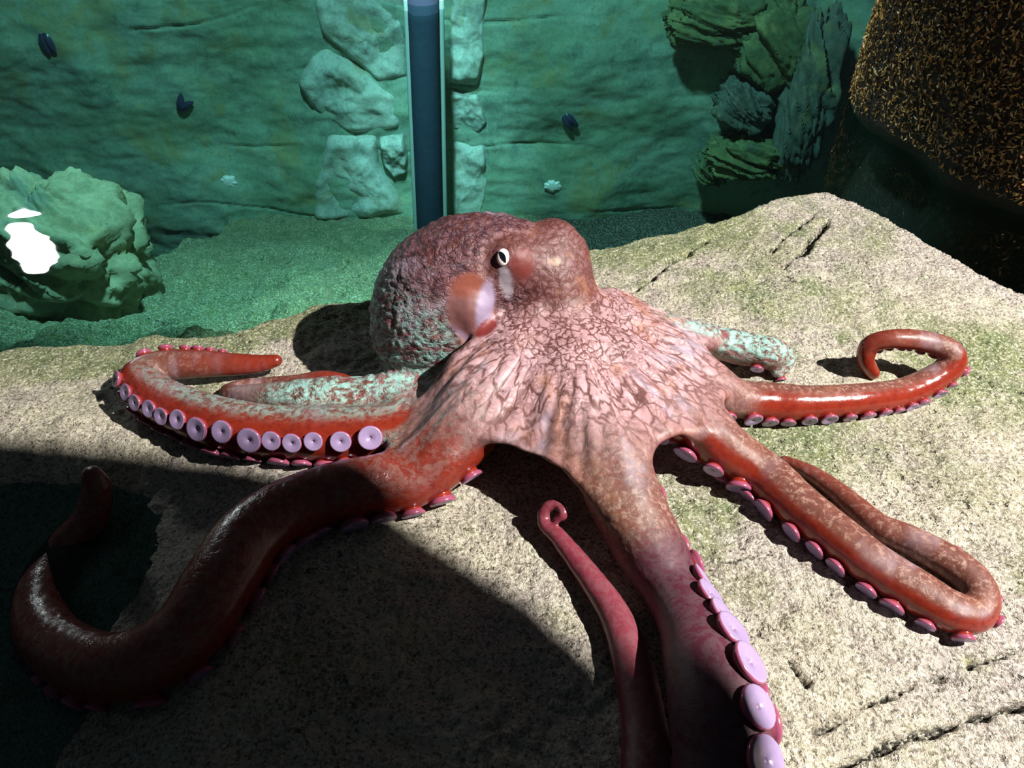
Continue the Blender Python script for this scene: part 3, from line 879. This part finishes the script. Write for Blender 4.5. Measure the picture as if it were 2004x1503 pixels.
# ------------------------------------------------------------------ wet dark pillar, upper right
def mat_pillar():
    t = NT('wet_brown_pillar'); c = t.coord()
    b = t.mix(t.noise(c, 30, 4), (0.010, 0.004, 0.003), (0.024, 0.009, 0.005))
    return t.princ(b, .35, t.bump(t.noise(c, 120, 4, .7), .9, .01), .4)
pil_ctr = (1.63, 2.02)
nth, nzp = 150, 110
TH, ZZ = np.meshgrid(np.linspace(0, 2 * math.pi, nth, endpoint=False), np.linspace(-1.2, 1.6, nzp))
def pillar_r(th_, z_):
    r = .66 + .05 * fbm(np.cos(th_) * 1.5 + z_, np.sin(th_) * 1.5 + z_ * .6, 61, 3)
    r = r - .12 * sstep(-.0, -.16, z_) + .10 * sstep(-.1, -.5, z_)
    return r
RR = pillar_r(TH, ZZ) + .006 * fbm(TH * 30, ZZ * 40, 63, 3)
PV = np.stack([pil_ctr[0] + RR * np.cos(TH), pil_ctr[1] + RR * np.sin(TH), ZZ], -1).reshape(-1, 3)
ii, jj = np.meshgrid(np.arange(nzp - 1), np.arange(nth), indexing='ij')
PQ = np.stack([ii * nth + jj, ii * nth + (jj + 1) % nth, (ii + 1) * nth + (jj + 1) % nth, (ii + 1) * nth + jj], -1).reshape(-1, 4)
pillar = bpy.data.objects.new('rock_pillar', None); col.objects.link(pillar); pillar.location = (0, 0, 0)
pillar['label'] = 'dark wet brown rock pillar covered in golden grains at the water edge'; pillar['category'] = 'rock'
obj('core', mesh_np('core', PV, PQ), mat_pillar(), pillar)
# golden grains
NG = 48000
gth = rng.uniform(math.pi * .75, math.pi * 1.85, NG); gzz = rng.uniform(.0, .9, NG) ** .85
gr_ = pillar_r(gth, gzz)
GP = np.stack([pil_ctr[0] + gr_ * np.cos(gth), pil_ctr[1] + gr_ * np.sin(gth), gzz], 1)
GN = np.stack([np.cos(gth), np.sin(gth), np.zeros(NG)], 1)
ax1 = rng.normal(size=(NG, 3)); ax1 -= GN * (ax1 * GN).sum(1)[:, None] * .75; ax1 /= np.linalg.norm(ax1, axis=1)[:, None]
ax2 = np.cross(GN + .6 * rng.normal(size=(NG, 3)), ax1); ax2 /= np.linalg.norm(ax2, axis=1)[:, None]
ax3 = np.cross(ax1, ax2)
ln_ = rng.uniform(.003, .0095, NG)[:, None]; wd_ = rng.uniform(.0014, .0032, NG)[:, None]
off_ = GN * rng.uniform(.0, .010, NG)[:, None]
ctr_ = GP + off_
GV = np.stack([ctr_ + ax1 * ln_, ctr_ + ax2 * wd_ + ax3 * wd_ * .4, ctr_ - ax1 * ln_, ctr_ - ax2 * wd_ + ax3 * wd_ * .4, ctr_ - ax3 * wd_ * .9], 1).reshape(-1, 3)
b5 = np.arange(NG)[:, None] * 5
tri = np.concatenate([b5 + np.array([[0, 1, 3]]), b5 + np.array([[1, 2, 3]]), b5 + np.array([[1, 0, 4]]), b5 + np.array([[2, 1, 4]]), b5 + np.array([[3, 2, 4]]), b5 + np.array([[0, 3, 4]])])
gm = mesh_np('grains', GV, tri, False)
def mat_grain():
    t = NT('golden_grain')
    isl = t.n('ShaderNodeNewGeometry').outputs['Random Per Island']
    c = t.mix(t.ramp(isl, .25, .8), (0.06, 0.020, 0.008), (0.46, 0.22, 0.06))
    c = t.mix(t.ramp(isl, .95, .98), c, (0.60, 0.42, 0.22))
    return t.princ(c, .3, None, .5)
obj('grains', gm, mat_grain(), pillar, kind='stuff')

# ------------------------------------------------------------------ mossy rocks on the wall at right, boulder at left
m_moss = mat_pool_rock('mossy_rock', (0.09, 0.115, 0.05), (0.15, 0.16, 0.06), (0.06, 0.06, 0.04), 2.5)
m_dark = mat_pool_rock('dark_rock', (0.08, 0.09, 0.08), (0.12, 0.12, 0.10), (0.18, 0.14, 0.10), 2.0)
m_left = mat_pool_rock('algae_boulder', (0.26, 0.25, 0.15), (0.38, 0.35, 0.22), (0.44, 0.38, 0.22), 3.0)
def boulder(name, px, py, y, rx, ry, rz, seed, mat, label, cat='rock', group=None, rot=0.0, bumpy=.22):
    p = at_y(px, py, y)
    nu, nv = 110, 70
    u, v = np.meshgrid(np.linspace(0, 2 * math.pi, nu, endpoint=False), np.linspace(0.02, math.pi - .02, nv))
    d = np.stack([np.sin(v) * np.cos(u), np.sin(v) * np.sin(u), np.cos(v)], -1)
    f = 1 + bumpy * fbm(d[..., 0] * 2.1 + d[..., 2] * 2.9 + seed, d[..., 1] * 2.3 - d[..., 2] * 1.3, seed, 6, .62)
    f = f * (1 / np.maximum(np.maximum(np.abs(d[..., 0]), np.abs(d[..., 1])), np.abs(d[..., 2]))) ** .45
    vv = (d * f[..., None] * np.array([rx, ry, rz]) * .8).reshape(-1, 3)
    i_, j_ = np.meshgrid(np.arange(nv - 1), np.arange(nu), indexing='ij')
    qq = np.stack([i_ * nu + j_, (i_ + 1) * nu + j_, (i_ + 1) * nu + (j_ + 1) % nu, i_ * nu + (j_ + 1) % nu], -1).reshape(-1, 4)
    o = obj(name, mesh_np(name, vv, qq), mat, None, label, cat, group)
    o.location = p; o.rotation_euler = (0, rot, 0)
    return o
for a_ in ((1400, 40, 3.62, .26, .14, .13, 11, m_moss, 0), (1530, 90, 3.58, .24, .14, .22, 15, m_moss, .3), (1455, 205, 3.56, .16, .12, .12, 12, m_dark, .4),
           (1455, 305, 3.54, .22, .15, .11, 13, m_moss, 0), (1580, 190, 3.50, .13, .15, .42, 14, m_dark, 0), (1390, 330, 3.56, .10, .1, .08, 16, m_moss, .2)):
    o = boulder('stone', *a_[:7], a_[7], None, None, rot=a_[8]); o.parent = wall
boulder('boulder', 120, 510, 1.95, .27, .28, .27, 18, m_left, 'pale green rounded boulder lying under water beyond the curled sucker arm', bumpy=.2)

# ------------------------------------------------------------------ mussels and white shell chips on the wall
m_mus = NT('mussel_shell'); m_mus = m_mus.princ(m_mus.mix(m_mus.noise(m_mus.coord((1, 1, 3)), 60, 3), (.012, .016, .04), (.05, .055, .11)), .25)
m_nac = NT('mussel_nacre').princ((.45, .50, .58), .25)
def valve_mesh():
    nu, nv = 26, 10
    Vv = []
    for j in range(nv + 1):
        f = j / nv
        for i in range(nu):
            a = 2 * math.pi * i / nu
            rr = 1.0 - .45 * (.5 + .5 * math.cos(a)) ** 2      # pointed umbo end
            x_, y_ = math.cos(a) * (1.0 if math.cos(a) < 0 else 1.15), math.sin(a) * .5 * rr
            Vv.append((x_ * f, y_ * f, .34 * (1 - f * f)))
    F = [(j * nu + i, j * nu + (i + 1) % nu, (j + 1) * nu + (i + 1) % nu, (j + 1) * nu + i) for j in range(nv) for i in range(nu)]
    m_ = bpy.data.meshes.new('valve'); m_.from_pydata(Vv, [], F); m_.materials.append(m_mus); m_.materials.append(m_nac)
    m_.polygons.foreach_set('use_smooth', [True] * len(F)); m_.update()
    return m_
valve_me = valve_mesh()
def mussel(px, py, ang, size, spread, label):
    p = at_y(px, py, WALL_Y)
    yy = WALL_Y + float(wall_off(np.array([p.x]), np.array([p.z]))[0]) - .012
    p = at_y(px, py, yy)
    e = bpy.data.objects.new('mussel', None); col.objects.link(e); e.location = p
    e.rotation_euler = (math.pi / 2, math.radians(-ang), 0)
    e['label'] = label; e['category'] = 'mussel'
    for s_ in (-1, 1):
        v = obj('valve', valve_me, None, e); v.scale = (size, size, size)
        v.location = (-size * math.cos(s_ * spread / 2) * .9, -s_ * size * .30, 0)
        v.rotation_euler = (0, 0, s_ * spread / 2)
        v.location = (0, s_ * size * .26, 0)
    return e
mussel(358, 205, 50, .045, .8, 'open dark blue mussel shell on the wall on the boulder side of the post')
mussel(1114, 238, -50, .042, .35, 'closed dark mussel shell on the bare wall on the pillar side of the post')
mussel(92, 85, -80, .045, .15, 'narrow dark mussel shell on the wall far from the post')
m_chip = NT('white_shell').princ((.80, .84, .80), .5)
def chip(px, py, r, seed, label):
    p = at_y(px, py, WALL_Y); yy = WALL_Y + float(wall_off(np.array([p.x]), np.array([p.z]))[0]) - .008
    p = at_y(px, py, yy)
    k = 18; ring = [(math.cos(2 * math.pi * i / k), math.sin(2 * math.pi * i / k)) for i in range(k)]
    rs = np.random.default_rng(seed).uniform(.72, 1.15, k)
    Vv = [(0, -.010, 0)] + [(a * r * f * .6, -.008, b * r * f * .45) for (a, b), f in zip(ring, rs)] + [(a * r * f, 0, b * r * f * .75) for (a, b), f in zip(ring, rs)] + [(a * r * f * .9, .012, b * r * f * .7) for (a, b), f in zip(ring, rs)]
    F = [(0, 1 + (i + 1) % k, 1 + i) for i in range(k)]
    for L in (0, 1):
        F += [(1 + L * k + i, 1 + L * k + (i + 1) % k, 1 + (L + 1) * k + (i + 1) % k, 1 + (L + 1) * k + i) for i in range(k)]
    m_ = bpy.data.meshes.new('shell_fragment'); m_.from_pydata(Vv, [], F); m_.update()
    o = obj('shell_fragment', m_, m_chip, None, label, 'shell'); o.location = p
chip(447, 355, .047, 3, 'jagged white shell fragment on the wall below the open mussel')
chip(1081, 364, .042, 4, 'rounded white shell fragment on the wall below the closed mussel')

# ------------------------------------------------------------------ lamp above the pool and added shadow globe (out of view)
# work lamp whose light the water throws back
d = ray(60, 480).normalized(); t_ = (WATER_Z - CAM_H) / d.z
wp = ORG + d * t_; rd = Vector((d.x, d.y, -d.z)); lp = wp + rd * 1.5
m_em = NT('lamp_glow'); em = m_em.n('ShaderNodeEmission'); em.inputs[0].default_value = (.9, 1, 1, 1); em.inputs[1].default_value = 60
m_em.t.links.new(em.outputs[0], m_em.out.inputs[0]); m_em = m_em.m
m_black = NT('black_metal').princ((.02, .02, .022), .4)
lamp = bpy.data.objects.new('flood_lamp', None); col.objects.link(lamp); lamp.location = lp
lamp['label'] = 'white flood lamp above the pool mirrored in the water'; lamp['category'] = 'lamp'
lamp.scale = (.78, 1.45, 1); lamp.rotation_mode = 'QUATERNION'; lamp.rotation_quaternion = (-rd).to_track_quat('Z', 'Y')
obj('lens', lathe('lens', [(.085, 0), (.08, .012), (.05, .022), (.01, .026)], 32, m_em), None, lamp)
obj('housing', lathe('housing', [(.03, -.16), (.06, -.15), (.09, -.03), (.098, .0), (.098, .02), (.089, .02), (.086, -.004)], 32, m_black), None, lamp)
# added unseen globe, placed to throw the big shadow on the ledge front
gc = Vector((-.545, .20, 0)) * .5 + LAMP * .5
blocker = bpy.data.objects.new('shadow_globe', None); col.objects.link(blocker); blocker.location = gc
blocker['label'] = 'added dark globe out of view that casts the shadow on the ledge front'; blocker['category'] = 'lamp'
R_ = .297
obj('globe', lathe('globe', [(R_ * math.sin(a), -R_ * math.cos(a)) for a in np.linspace(.02, math.pi - .02, 30)], 48, m_black), None, blocker)
tube('cord', [(0, 0, R_), (0, 0, 1.8)], .006, 10, m_black, blocker)

# rest the two grouped empties on the spot where their thing stands
for e_, L_ in ((octo, Vector((CR[0], CR[1], 0))), (pillar, Vector((pil_ctr[0], pil_ctr[1], -1.2)))):
    e_.location = L_
    for ch_ in e_.children: ch_.matrix_parent_inverse = Matrix.Translation(-L_)
